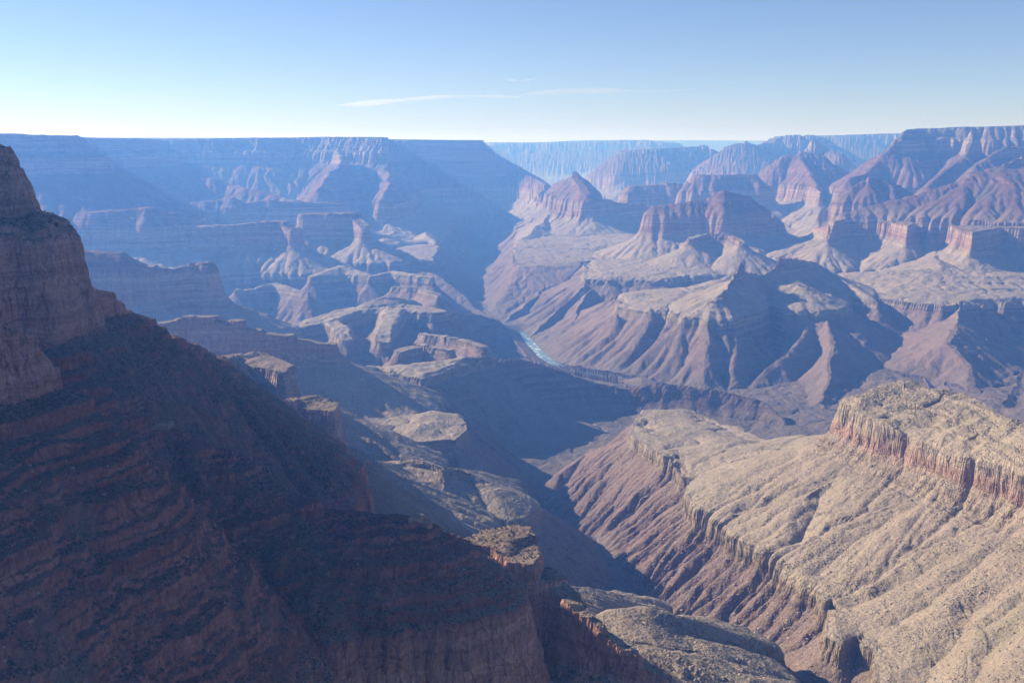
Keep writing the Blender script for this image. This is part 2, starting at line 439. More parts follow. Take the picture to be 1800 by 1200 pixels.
# right foreground
plateau('platform_front', [(1110,735,-1000),(1103,760,-1000),(1135,778,-1000),(1165,800,-1000),(1180,822,-1000),(1218,850,-1000),(1236,867,-1000),(1268,861,-1000),(1297,871,-1000),(1308,893,-1000),(1304,926,-1000),(1330,955,-1000),(1370,985,-1000),(1380,999,-1000),(1410,990,-1000),(1433,1010,-1000),(1442,1050,-1000),(1457,1075,-1000),(1453,1118,-1000),(1480,1128,-1000),(1503,1119,-1000),(1530,1140,-1000),(1537,1168,-1000),(1560,1300,-1000),(1720,1300,-930),(2000,1120,-850),(1800,928,-850),(1600,840,-850),(1480,762,-850),(1400,765,-940),(1350,770,-985),(1290,745,-1000),(1210,715,-1000),(1130,718,-1000)])
ridge('platform_front', [(1105,772,-1045),(1045,786,3900),(988,832,3830)], w=10)
plateau('butte_front', [(1470,705,-715),(1530,735,-722),(1600,765,-730),(1660,790,-730),(1720,805,-730),(1800,835,-730),(1900,880,-730),(2100,1000,-730),(2300,1000,-660),(1900,790,-660),(1800,742,-668),(1755,724,-676),(1695,687,-668),(1640,683,-674),(1592,663,-660),(1545,673,-672),(1500,690,-690)])
plateau('platform_knoll', [(1030,1085,-885),(1080,1070,-880),(1140,1065,-880),(1200,1082,-900),(1214,1110,-915),(1345,1195,-930),(1360,1290,-930),(1150,1300,-885),(1040,1125,-885)], bulge=14)
ridge('platform_knoll', [(1090,1130,-868),(1180,1150,-880),(1300,1190,-905)], w=18)

# ------------------------------------------------------------------ erosion: gullies that follow the fall line
def grad(F):
    """d/dx, d/dy of a field on the fan grid"""
    du = np.gradient(F, US, axis=1)
    dyr = np.gradient(F, YS, axis=0)
    fx = du / GY
    fy = dyr - du * (US[None, :] / GY)
    return fx, fy

def gully(F, lam, amp, seed):
    fx, fy = grad(F)
    m = np.hypot(fx, fy) + 1e-6
    tx = (-fy / m).astype(np.float32); ty = (fx / m).astype(np.float32)   # along the contour
    px = GX / lam; py = GY / lam
    ix = np.floor(px); iy = np.floor(py)
    frx = (px - ix).astype(np.float32); fry = (py - iy).astype(np.float32)
    ix = ix.astype(np.int32); iy = iy.astype(np.int32)
    va = np.zeros(F.shape, np.float32); wt = np.zeros(F.shape, np.float32)
    for i in (-1, 0, 1, 2):
        for j in (-1, 0, 1, 2):
            hx = hash01(ix + i, iy + j, seed) - 0.5
            hy = hash01(ix + i, iy + j, seed + 101) - 0.5
            qx = frx - i - hx; qy = fry - j - hy
            w = np.exp(-(qx * qx + qy * qy) * 2.0)
            va += np.cos((qx * tx + qy * ty) * np.float32(2 * math.pi)) * w
            wt += w
    v = va / (wt + 1e-6)
    return v * np.minimum(m, 1.0)

def resample(F, x, y):
    """value of a fan-grid field at world points"""
    r = np.interp(y.ravel(), YS, np.arange(NR)); c = np.interp((x / y).ravel(), US, np.arange(NC))
    i = np.clip(r.astype(int), 0, NR - 2); j = np.clip(c.astype(int), 0, NC - 2); a = r - i; b = c - j
    v = (F[i, j] * (1 - b) + F[i, j + 1] * b) * (1 - a) + (F[i + 1, j] * (1 - b) + F[i + 1, j + 1] * b) * a
    return v.reshape(x.shape)

def erode(E, dx, n, K, D, seed):
    """running water: drainage area by steepest descent, then stream-power incision, repeated"""
    ny, nx = E.shape; N = ny * nx
    idx = np.arange(N).reshape(ny, nx)
    rng = np.random.default_rng(seed)
    for it in range(n):
        best = np.zeros((ny, nx)); rec = idx.copy(); dist = np.full((ny, nx), dx)
        Q = np.pad(E, 1, mode='edge'); QI = np.pad(idx, 1, mode='edge')
        for di in (-1, 0, 1):
            for dj in (-1, 0, 1):
                if di == 0 and dj == 0: continue
                L = dx * (1.41421356 if di and dj else 1.0)
                sl = (E - Q[1 + di:1 + di + ny, 1 + dj:1 + dj + nx]) / L
                sl = sl * rng.uniform(0.72, 1.28, sl.shape)
                q = sl > best
                best[q] = sl[q]; rec[q] = QI[1 + di:1 + di + ny, 1 + dj:1 + dj + nx][q]; dist[q] = L
        o = np.argsort(E.ravel(), kind='stable').tolist(); r = rec.ravel().tolist()
        A = [dx * dx] * N
        for k in reversed(o):
            q = r[k]
            if q != k: A[q] += A[k]
        F = (K * np.sqrt(np.array(A)) / dist.ravel()).tolist()
        z = E.ravel().tolist()
        for k in o:
            q = r[k]
            if q != k:
                f = F[k]; z[k] = (z[k] + f * z[q]) / (1 + f)
        E = np.array(z).reshape(ny, nx)
        Q = np.pad(E, 1, mode='edge')
        E = E + D * (Q[:-2, 1:-1] + Q[2:, 1:-1] + Q[1:-1, :-2] + Q[1:-1, 2:] - 4 * E)
    return E

def patch(x0, x1, y0, y1, dx, lam, amp, n, K, D, seed):
    xs = np.arange(x0, x1, dx); ys = np.arange(y0, y1, dx)
    x, y = np.meshgrid(xs, ys)
    E0 = -resample(H0 + np.maximum(DS, 0), x, y)
    rough = fbm(x, y, lam, 5, seed, 0.5) * amp * np.minimum(1, y / 3000.0)
    E = erode(E0 + rough + np.random.default_rng(seed).normal(0, 0.08 * dx, x.shape), dx, n, K, D, seed)
    cut = E0 - E
    # back onto the fan grid
    r = np.clip((GY - y0) / dx, 0, len(ys) - 1.001); c = np.clip((GX - x0) / dx, 0, len(xs) - 1.001)
    i = r.astype(int); j = c.astype(int); a = r - i; b = c - j
    return (cut[i, j] * (1 - b) + cut[i, j + 1] * b) * (1 - a) + (cut[i + 1, j] * (1 - b) + cut[i + 1, j + 1] * b) * a

near_cut = patch(-2500, 2500, 490, 5300, 5.0 / QUALITY, 420, 45, 20, 0.06, 0.1, 5)
mid_cut = patch(-7200, 7200, 4700, 15000, 14.0 / QUALITY, 900, 85, 20, 0.065, 0.08, 9)
near_cut = near_cut * (0.35 + 0.95 * smooth(-0.35, 0.45, fbm(GX, GY, 520, 3, 611)))
mid_cut = mid_cut * (0.38 + 0.6 * smooth(-0.35, 0.45, fbm(GX, GY, 1100, 3, 612)))
wn_ = smooth(5250, 4800, GY); wf = smooth(13000, 14900, GY)
NS = near_cut * wn_ * (0.28 + 0.52 * smooth(1500, 2600, GY)) + mid_cut * (1 - wn_) * (1 - wf)
far = np.zeros((NR, NC))
for k, (lam, amp) in enumerate([(1800, 75), (900, 36), (450, 16)]):
    far = far + amp * gully(H0 + DS + far, lam, amp, 50 + 7 * k)
NS = NS + far * wf
NS = NS + smooth(2700, 1600, GY) * (8 * np.abs(fbm(GX, GY, 60, 3, 82, 0.6)) + 8.0 * np.abs(fbm(GX, GY, 24, 3, 83, 0.65)) - 5) + smooth(7000, 3000, GY) * np.minimum(5.5, 0.0026 * GY) * fbm(GX, GY, 46, 4, 77, 0.6) + smooth(14000, 4000, GY) * np.minimum(12, 0.003 * GY) * np.abs(fbm(GX, GY, 110, 4, 79, 0.55))
# on top of a rim only soft layers are gullied; behind the rim line the cut has to reach first
top_run = np.interp(H0, PH[:-1], np.diff(PH) / np.maximum(-np.diff(PZ), 1e-6))
win = np.clip((top_run - 0.3) / 1.6, 0, 1)
NS = np.where(RDG, np.minimum(NS, 0.75 * np.maximum(DS, 0) + np.minimum(16, 0.003 * GY)), NS)
shale = smooth(-830, -860, z_of_h(H0 + np.maximum(DS, 0))) * smooth(-1002, -985, z_of_h(H0 + np.maximum(DS, 0)))
NS = NS * (1 - 0.45 * shale * smooth(5000, 3500, GY))
HF = H0 + np.where(DS < 0, np.maximum(np.maximum(DS + NS, 0), (0.10 + 0.45 * np.maximum(smooth(2000, 3300, GY), smooth(430, 650, GX))) * NS * win), np.maximum(0, DS + NS))
lat = smooth(-0.22, 0.22, fbm(GX, GY, 190, 3, 150, 0.55))
lat = lat * (1 - smooth(-820, -850, z_of_h(HF)) * smooth(600, 350, GX) * smooth(5000, 4200, GY))
# a cliff is never thinner than the sheet can carry: average the profile over about one row
hq = np.arange(PH[0], PH[-1], 1.0)
rowgap = np.gradient(YS)[:, None] * 1.15 + 0 * GX
strat = np.zeros((NR, NC)); wsum = np.zeros((NR, NC))
WID = [1.0, 5.0, 9.0, 16.0, 28.0, 50.0, 90.0, 300.0]
for k, wd in enumerate(WID):
    lo = WID[k - 1] if k else -1.0; hi = WID[k + 1] if k + 1 < len(WID) else 1e9
    wk = np.where(rowgap <= wd, np.clip((rowgap - lo) / (wd - lo), 0, 1), np.clip((hi - rowgap) / (hi - wd), 0, 1))
    rows_ = np.where(wk.max(1) > 0)[0]
    if len(rows_) == 0: continue
    r0, r1 = rows_[0], rows_[-1] + 1
    n = max(3, int(wd) * 2 + 1); ker = np.hanning(n + 2)[1:-1]; ker /= ker.sum(); pad = len(ker) // 2
    za = np.convolve(np.pad(np.interp(hq, PH, PZ), pad, mode='edge'), ker, mode='valid')
    zb = np.convolve(np.pad(np.interp(hq, PH2, PZ2), pad, mode='edge'), ker, mode='valid')
    q = HF[r0:r1]
    v = np.interp(q, hq, za[:len(hq)]) * lat[r0:r1] + np.interp(q, hq, zb[:len(hq)]) * (1 - lat[r0:r1])
    strat[r0:r1] += wk[r0:r1] * v; wsum[r0:r1] += wk[r0:r1]
strat = strat / wsum
# talus: where debris has buried the cliffs the profile is smoother
hk = np.arange(PH[0], PH[-1], 4.0); zk = z_of_h(hk); ker = np.hanning(19); ker /= ker.sum()
zk = np.convolve(np.pad(zk, 9, mode='edge'), ker, mode='valid')
cover = 1.1 * smooth(360, 160, np.hypot(GX + 560, 0.6 * (GY - 1950))) * smooth(-640, -590, strat)           # the scree-covered back slope of the near ridge
massive = np.maximum(smooth(-850, -810, strat) * smooth(-600, -650, strat), smooth(-290, -265, strat) * smooth(-110, -135, strat))
tal = np.clip((1 - 0.75 * massive) * smooth(0.02, 0.42, fbm(GX, GY, 260, 4, 140, 0.6) + 0.75 * smooth(2800, 2000, GY) * fbm(GX, GY, 60, 3, 141, 0.6) + 0.14 * smooth(2600, 1900, GY) + cover) , 0, 1) * smooth(5, 60, DS)
strat = strat + (np.interp(HF, hk, zk) - strat) * tal * 0.9
GZ = strat + dip(GX, GY)
GZ = GZ + np.minimum(6, 0.0012 * GY) * fbm(GX, GY, 130, 4, 91, 0.6)
# the flat tops are not flat: swells, washes and low ledges
top = smooth(10, -60, DS) * smooth(2000, 2800, GY) * smooth(20000, 9000, GY)
GZ = GZ + top * (9 * fbm(GX, GY, 300, 4, 95, 0.6) - 9 * np.exp(-np.abs(fbm(GX, GY, 380, 4, 96, 0.55)) * 9))
but = smooth(4300, 3600, GY) * smooth(500, 800, GX) * smooth(-760, -715, strat) * smooth(5, -30, DS)
GZ = GZ + but * (9 * gully(H0 + DS, 190, 1, 97) + 5 * gully(H0 + DS, 80, 1, 98) + 8 * fbm(GX, GY, 160, 5, 97, 0.55))
GZ = GZ + 4.0 * smooth(3500, 5500, GY) * smooth(16000, 9000, GY) * fbm(GX, GY, 75, 3, 100, 0.6)
GZ = GZ + 1.6 * smooth(5000, 2500, GY) * fbm(GX, GY, 13, 3, 99, 0.65)
# the larger washes that fold the slope below the near butte
def wash(pts, depth, width):
    W = []
    for px, py in pts:
        dx, dy, dz = ray(px, py)
        j = int(np.argmin(np.abs(US - dx / dy))); k = int(np.argmax(GZ[:, j] >= YS * dz / dy))
        W.append((YS[k] * dx / dy, YS[k]))
    best = np.full((NR, NC), 1e9); tt = np.zeros((NR, NC))
    jx = 30 * fbm(GX, GY, 150, 3, 620); jy = 30 * fbm(GX, GY, 150, 3, 621)
    for i, ((ax, ay), (bx, by)) in enumerate(zip(W[:-1], W[1:])):
        ex, ey = bx - ax, by - ay
        t = np.clip(((GX + jx - ax) * ex + (GY + jy - ay) * ey) / (ex * ex + ey * ey), 0, 1)
        d = np.hypot(GX + jx - ax - t * ex, GY + jy - ay - t * ey)
        q = d < best
        best[q] = d[q]; tt[q] = ((i + t) / (len(W) - 1))[q]
    v = np.clip(1 - best / width, 0, 1)
    return depth * (v ** 1.35) * smooth(-0.05, 0.35, tt) * smooth(-1003, -985, GZ)
cuts = np.zeros((NR, NC))
for pts, dp, wd in [([(1500, 815), (1450, 860), (1425, 905), (1405, 940)], 24, 60), ([(1640, 850), (1530, 920), (1450, 990)], 18, 55),
                    ([(1720, 950), (1600, 1010), (1490, 1060)], 16, 50), ([(1790, 930), (1690, 1010), (1570, 1090)], 13, 42),
                    ([(1830, 990), (1720, 1060), (1650, 1150), (1600, 1230)], 20, 55), ([(1850, 1070), (1750, 1120), (1690, 1210)], 17, 50),
                    ([(1570, 790), (1480, 830), (1400, 868), (1320, 885)], 15, 50), ([(1500, 765), (1400, 800), (1290, 850)], 10, 45),
                    ([(1900, 960), (1800, 1040), (1740, 1090)], 14, 45)]:
    cuts = np.maximum(cuts, wash(pts, dp, wd))
GZ = GZ - cuts
# the river bed and its banks
rb = np.full((NR, NC), 1e9); rz = np.zeros((NR, NC))
RW = [P(*p) for p in RIVER[3:9]]
for (ax, ay, az), (bx, by, bz) in zip(RW[:-1], RW[1:]):
    dx, dy = bx - ax, by - ay
    t = np.clip(((GX - ax) * dx + (GY - ay) * dy) / (dx * dx + dy * dy), 0, 1)
    d = np.hypot(GX - ax - t * dx, GY - ay - t * dy)
    m = d < rb
    rb[m] = d[m]; rz[m] = (az + (bz - az) * t)[m]
half = RIVER_HALF * np.clip((9600 - GY) / 2600.0, 0.35, 1.0) * (0.8 + 0.5 * np.abs(fbm(GX, GY, 160, 2, 401)))
GZ = np.where(rb < half + 90, np.maximum(GZ, rz + 0.35 * (rb - half)), GZ)
GZ = np.where(rb < half, np.minimum(GZ, rz - 4.0), GZ)
GZ = GZ.astype(np.float32)
strat = strat + 4.0 * fbm(GX, GY, 90, 3, 92)

# ------------------------------------------------------------------ materials
def new_mat(name):
    m = bpy.data.materials.new(name); m.use_nodes = True
    return m, m.node_tree, m.node_tree.nodes["Principled BSDF"]

M_ROCK, nt, bsdf = new_mat('canyon_rock')
N = nt.nodes; LK = nt.links
def nd(t, **kw):
    n = N.new(t)
    for k, v in kw.items(): setattr(n, k, v)
    return n
def mth(op, a, b=None, c=None, clamp=False):
    n = nd('ShaderNodeMath', operation=op, use_clamp=clamp)
    for i, v in enumerate((a, b, c)):
        if v is None: continue
        if isinstance(v, (int, float)): n.inputs[i].default_value = v
        else: LK.new(v, n.inputs[i])
    return n.outputs[0]
def vec_scale(v, s):
    n = nd('ShaderNodeVectorMath', operation='MULTIPLY'); LK.new(v, n.inputs[0]); n.inputs[1].default_value = s
    return n.outputs[0]
def noise(v, scale, detail=3.0, rough=0.55):
    n = nd('ShaderNodeTexNoise'); LK.new(v, n.inputs['Vector'])
    n.inputs['Scale'].default_value = scale; n.inputs['Detail'].default_value = detail; n.inputs['Roughness'].default_value = rough
    return n.outputs['Fac']
def sstep(x, a, b):
    n = nd('ShaderNodeMapRange', interpolation_type='SMOOTHSTEP'); LK.new(x, n.inputs[0])
    n.inputs[1].default_value = a; n.inputs[2].default_value = b
    return n.outputs[0]
def ramp(x, stops, lo, hi):
    n = nd('ShaderNodeMapRange'); LK.new(x, n.inputs[0]); n.inputs[1].default_value = lo; n.inputs[2].default_value = hi
    r = nd('ShaderNodeValToRGB'); LK.new(n.outputs[0], r.inputs[0]); e = r.color_ramp.elements
    f = lambda z: (z - lo) / (hi - lo)
    e[0].position = f(stops[0][0]); e[0].color = stops[0][1] + (1,)
    e[1].position = f(stops[-1][0]); e[1].color = stops[-1][1] + (1,)
    for z, c in stops[1:-1]:
        k = e.new(f(z)); k.color = c + (1,)
    return r.outputs[0]
def mix(f, a, b, mode='MIX'):
    n = nd('ShaderNodeMix', data_type='RGBA', blend_type=mode)
    if isinstance(f, (int, float)): n.inputs[0].default_value = f
    else: LK.new(f, n.inputs[0])
    for i, v in ((6, a), (7, b)):
        if isinstance(v, tuple): n.inputs[i].default_value = v + (1,)
        else: LK.new(v, n.inputs[i])
    return n.outputs[2]
def combine(x, y, z):
    n = nd('ShaderNodeCombineXYZ')
    for i, v in enumerate((x, y, z)):
        if isinstance(v, (int, float)): n.inputs[i].default_value = v
        else: LK.new(v, n.inputs[i])
    return n.outputs[0]
geo = nd('ShaderNodeNewGeometry'); pos = geo.outputs['Position']
sp = nd('ShaderNodeSeparateXYZ'); LK.new(pos, sp.inputs[0])
sn = nd('ShaderNodeSeparateXYZ'); LK.new(geo.outputs['True Normal'], sn.inputs[0])
up = sn.outputs[2]
at = nd('ShaderNodeAttribute', attribute_name='strat'); st0 = at.outputs['Fac']
wob = noise(pos, 0.012, 4, 0.6)
st = mth('ADD', st0, mth('MULTIPLY', mth('SUBTRACT', wob, 0.5), 26.0))
# bare rock, bed by bed
ROCK = [(-1320, (.17, .125, .115)), (-1200, (.23, .155, .14)), (-1090, (.25, .165, .145)), (-1050, (.26, .18, .15)), (-1044, (.34, .25, .18)), (-1003, (.38, .30, .215)),
        (-995, (.34, .28, .21)), (-860, (.35, .28, .21)), (-845, (.40, .31, .225)), (-800, (.40, .29, .215)), (-780, (.38, .225, .175)), (-700, (.42, .285, .215)), (-655, (.36, .23, .18)),
        (-640, (.27, .145, .115)), (-500, (.30, .165, .13)), (-345, (.27, .15, .118)), (-280, (.24, .12, .095)), (-266, (.36, .25, .205)), (-132, (.40, .29, .235)), (-100, (.32, .24, .195)), (-60, (.37, .28, .23)), (20, (.33, .26, .21))]
rock = ramp(st, ROCK, -1330, 40)
# loose ground on the benches and slopes
SOIL = [(-1320, (.19, .15, .13)), (-1180, (.25, .17, .15)), (-1060, (.27, .19, .16)), (-1000, (.385, .305, .24)), (-860, (.37, .285, .225)), (-790, (.34, .265, .205)), (-640, (.29, .205, .15)), (-560, (.20, .105, .08)),
        (-330, (.18, .105, .085)), (-230, (.21, .16, .13)), (20, (.24, .21, .16))]
soil = ramp(st, SOIL, -1330, 40)
lime0 = mth('MULTIPLY', nd('ShaderNodeAttribute', attribute_name='pale').outputs['Fac'], sstep(st, -815, -780))
soil = mix(lime0, soil, (.41, .32, .24))
# thin beds: brightness and colour run in level stripes
flat = combine(mth('MULTIPLY', sp.outputs[0], 0.0012), mth('MULTIPLY', sp.outputs[1], 0.0012), mth('MULTIPLY', st, 0.055))
b1 = noise(flat, 1.0, 5, 0.65)
flat2 = combine(mth('MULTIPLY', sp.outputs[0], 0.004), mth('MULTIPLY', sp.outputs[1], 0.004), mth('MULTIPLY', st, 0.24))
b2 = noise(flat2, 1.0, 3, 0.6)
band = mth('ADD', mth('MULTIPLY', mth('SUBTRACT', b1, 0.5), 1.5), mth('MULTIPLY', mth('SUBTRACT', b2, 0.5), 1.1))
band = mth('MULTIPLY', band, mth('ADD', 1.0, mth('MULTIPLY', sstep(sp.outputs[1], 3500, 6500), 0.7)))
rock = mix(1.0, rock, combine(mth('ADD', 1.0, mth('MULTIPLY', band, 0.8)), mth('ADD', 1.0, mth('MULTIPLY', band, 0.95)), mth('ADD', 1.0, mth('MULTIPLY', band, 1.05))), 'MULTIPLY')
pale = nd('ShaderNodeAttribute', attribute_name='pale').outputs['Fac']
lime = mth('MULTIPLY', pale, sstep(st, -815, -790))
redlow = sstep(mth('ADD', st, mth('MULTIPLY', noise(vec_scale(pos, (0.02, 0.02, 0.003)), 1.0, 3, 0.6), 60.0)), -715, -760)
cream = mix(mth('MULTIPLY', redlow, 0.75), (.46, .36, .27), (.42, .235, .175))
rock = mix(lime, rock, mix(1.0, cream, combine(*[mth('ADD', 1.0, mth('MULTIPLY', band, 0.6))] * 3), 'MULTIPLY'))
# run-off streaks down the cliffs
stv = vec_scale(pos, (0.05, 0.05, 0.006))
streak = noise(stv, 1.0, 4, 0.65)
rock = mix(mth('MULTIPLY', sstep(streak, 0.5, 0.72), mth('SUBTRACT', 0.5, mth('MULTIPLY', lime, 0.3))), rock, (.20, .12, .095))
rock = mix(mth('MULTIPLY', sstep(streak, 0.46, 0.28), 0.35), rock, (.45, .36, .27))
# the near ridge is richer in iron
iron = mth('MULTIPLY', sstep(sp.outputs[1], 3000, 2300), mth('SUBTRACT', 1.0, pale))
rock = mix(mth('MULTIPLY', iron, sstep(st, -860, -780)), rock, mix(1.0, rock, (1.32, 1.06, 1.02), 'MULTIPLY'))
# joints: dark cracks, upright and blocky
ck = nd('ShaderNodeTexVoronoi', feature='DISTANCE_TO_EDGE'); ck.inputs['Scale'].default_value = 1.0
wv = nd('ShaderNodeVectorMath', operation='ADD'); LK.new(vec_scale(pos, (0.085, 0.085, 0.018)), wv.inputs[0])
nv = nd('ShaderNodeTexNoise'); nv.inputs['Scale'].default_value = 0.05; nv.inputs['Detail'].default_value = 4; LK.new(pos, nv.inputs['Vector']); LK.new(nv.outputs['Color'], wv.inputs[1])
LK.new(wv.outputs[0], ck.inputs['Vector'])
crack = sstep(ck.outputs['Distance'], 0.09, 0.01)
rock = mix(mth('MULTIPLY', crack, mth('MULTIPLY', sstep(noise(pos, 0.025, 3, 0.6), 0.42, 0.62), 0.5)), rock, mix(1.0, rock, (.30, .28, .28), 'MULTIPLY'))
# ground varies in patches
pat = noise(pos, 0.0045, 5, 0.6)
soil = mix(mth('MULTIPLY', sstep(pat, 0.35, 0.7), 0.55), soil, mix(1.0, soil, (.74, .78, .70), 'MULTIPLY'))
soil = mix(mth('MULTIPLY', sstep(noise(pos, 0.0028, 4, 0.65), 0.50, 0.66), 0.6), soil, mix(1.0, soil, (.80, .87, .80), 'MULTIPLY'))
soil = mix(sstep(noise(pos, 0.02, 4, 0.65), 0.52, 0.72), soil, mix(1.0, soil, (1.16, 1.12, 1.05), 'MULTIPLY'))
steep = sstep(mth('ADD', up, mth('MULTIPLY', mth('SUBTRACT', noise(pos, 0.06, 4, 0.6), 0.5), 0.45)), 0.80, 0.60)
col = mix(steep, soil, rock)
talus = nd('ShaderNodeAttribute', attribute_name='talus').outputs['Fac']
green = mth('MULTIPLY', mth('MULTIPLY', talus, sstep(st0, -820, -640)), mth('ADD', 0.35, mth('MULTIPLY', sstep(noise(pos, 0.03, 4, 0.65), 0.35, 0.6), 0.5)))
col = mix(green, col, (.12, .125, .095))
# scrub: speckle of separate bushes on ground that is not too steep
vor = nd('ShaderNodeTexVoronoi'); LK.new(pos, vor.inputs['Vector']); vor.inputs['Scale'].default_value = 0.19
vd = vor.outputs['Distance']
sz = mth('ADD', 0.12, mth('MULTIPLY', sstep(noise(pos, 0.008, 4, 0.6), 0.40, 0.68), 0.26))
dens = mth('ADD', sz, mth('MULTIPLY', sstep(st0, -900, -620), 0.10))
bush = mth('MULTIPLY', mth('LESS_THAN', vd, dens), sstep(up, 0.42, 0.66))
col = mix(mth('MULTIPLY', bush, 0.85), col, (.060, .062, .042))
gr = mth('ADD', mth('MULTIPLY', noise(pos, 0.5, 4, 0.75), 0.7), mth('MULTIPLY', noise(pos, 0.16, 4, 0.75), 0.7))
col = mix(1.0, col, combine(*[mth('MULTIPLY', 0.78, mth('ADD', -0.25, mth('MULTIPLY', gr, 1.75)))] * 3), 'MULTIPLY')
LK.new(col, bsdf.inputs['Base Color'])
bsdf.inputs['Roughness'].default_value = 0.95
bsdf.inputs['Specular IOR Level'].default_value = 0.12
# relief finer than the mesh: bedding ledges, joints, stones
joint = noise(vec_scale(pos, (0.16, 0.16, 0.02)), 1.0, 4, 0.65)
stones = noise(pos, 0.35, 5, 0.65)
lumps = noise(pos, 0.06, 4, 0.6)
hgt = mth('ADD', mth('ADD', mth('MULTIPLY', stones, 2.2), mth('MULTIPLY', lumps, 7.0)),
          mth('MULTIPLY', steep, mth('ADD', mth('SUBTRACT', mth('MULTIPLY', joint, 6.0), mth('MULTIPLY', crack, 3.0)), mth('MULTIPLY', b2, 5.0))))
hgt = mth('ADD', hgt, mth('ADD', mth('MULTIPLY', bush, 1.2), mth('MULTIPLY', noise(pos, 0.017, 5, 0.65), 14.0)))
bmp = nd('ShaderNodeBump'); bmp.inputs['Strength'].default_value = 0.8; bmp.inputs['Distance'].default_value = 1.0
LK.new(hgt, bmp.inputs['Height']); LK.new(bmp.outputs[0], bsdf.inputs['Normal'])

# ------------------------------------------------------------------ terrain meshes: one per landform, cut from the same sheet
fx, fy = grad(GZ)
sl = np.hypot(fx, fy)
# beds weather in and out along steep faces: shift them sideways, differently from bed to bed
def sway(lam, seed):
    return vnoise((GX + 0.9 * GZ) / lam, (GY - 0.5 * GZ) / lam, seed) + vnoise((GX - 0.8 * GZ) / lam, (GY + 0.7 * GZ) / lam, seed + 1)
shift = smooth(0.8, 1.8, sl) * smooth(9000, 4000, GY) * (3.6 * sway(42, 501) + 2.0 * sway(17, 503) * smooth(5000, 2500, GY))
PX = GX - shift * fx / (sl + 1e-6); PY = GY - shift * fy / (sl + 1e-6)
CO = np.stack([PX, PY, GZ], -1).astype(np.float32).reshape(-1, 3)
FID = ID[:-1, :-1]
ii, jj = np.meshgrid(np.arange(NR - 1), np.arange(NC - 1), indexing='ij')
V0 = ii * NC + jj
def sheet(name, mask, mat):
    v = V0[mask]
    quads = np.stack([v, v + 1, v + 1 + NC, v + NC], -1)
    uq, inv = np.unique(quads.ravel(), return_inverse=True)
    me = bpy.data.meshes.new(name)
    nv, nf = len(uq), len(v)
    me.vertices.add(nv); me.loops.add(nf * 4); me.polygons.add(nf)
    me.vertices.foreach_set('co', CO[uq].ravel())
    me.loops.foreach_set('vertex_index', inv.astype(np.int32).ravel())
    me.polygons.foreach_set('loop_start', np.arange(0, nf * 4, 4, dtype=np.int32))
    me.update(calc_edges=True)
    a = me.attributes.new('strat', 'FLOAT', 'POINT')
    a.data.foreach_set('value', strat.reshape(-1)[uq].astype(np.float32))
    a = me.attributes.new('talus', 'FLOAT', 'POINT')
    a.data.foreach_set('value', tal.reshape(-1)[uq].astype(np.float32))
    a = me.attributes.new('pale', 'FLOAT', 'POINT')
    a.data.foreach_set('value', PALE.reshape(-1)[uq].astype(np.float32))
    me.shade_flat()
    me.materials.append(mat)
    ob = bpy.data.objects.new(name, me)
    COL.objects.link(ob)
    return ob
# the limestone of the near butte weathers cream instead of red
PALE = smooth(560, 760, GX) * smooth(4200, 3600, GY)
for k, nm in enumerate(NAMES):
    mask = FID == k
    if not mask.any(): continue
    base, label, cat = INFO.get(nm, (nm, None, None))
    ob = sheet(base, mask, M_ROCK)
    ob['kind'] = 'structure'
    if label: ob['label'] = label; ob['category'] = cat

# ------------------------------------------------------------------ the river: one ribbon of water lying in its bed
wm, wt_, wb_ = new_mat('river_water')
tc = wt_.nodes.new('ShaderNodeNewGeometry')
wnz = wt_.nodes.new('ShaderNodeTexNoise'); wnz.inputs['Scale'].default_value = 0.022; wnz.inputs['Detail'].default_value = 5
wt_.links.new(tc.outputs['Position'], wnz.inputs['Vector'])
wr = wt_.nodes.new('ShaderNodeValToRGB'); wt_.links.new(wnz.outputs['Fac'], wr.inputs[0])
wr.color_ramp.elements[0].position = 0.52; wr.color_ramp.elements[0].color = (.13, .20, .21, 1)
wr.color_ramp.elements[1].position = 0.64; wr.color_ramp.elements[1].color = (.72, .78, .76, 1)
# the rapid: broken white water along one reach only
rp = P(945, 612, -1312)
rd = wt_.nodes.new('ShaderNodeVectorMath'); rd.operation = 'DISTANCE'; wt_.links.new(tc.outputs['Position'], rd.inputs[0]); rd.inputs[1].default_value = rp
rm = wt_.nodes.new('ShaderNodeMapRange'); wt_.links.new(rd.outputs['Value'], rm.inputs[0]); rm.inputs[1].default_value = 700; rm.inputs[2].default_value = 250
rmx = wt_.nodes.new('ShaderNodeMix'); rmx.data_type = 'RGBA'; wt_.links.new(rm.outputs[0], rmx.inputs[0])
rmx.inputs[6].default_value = (.07, .13, .12, 1); wt_.links.new(wr.outputs[0], rmx.inputs[7])
wt_.links.new(rmx.outputs[2], wb_.inputs['Base Color'])
wb_.inputs['Roughness'].default_value = 0.25
wbm = wt_.nodes.new('ShaderNodeBump'); wbm.inputs['Distance'].default_value = 2.0
wt_.links.new(wnz.outputs['Fac'], wbm.inputs['Height']); wt_.links.new(wbm.outputs[0], wb_.inputs['Normal'])
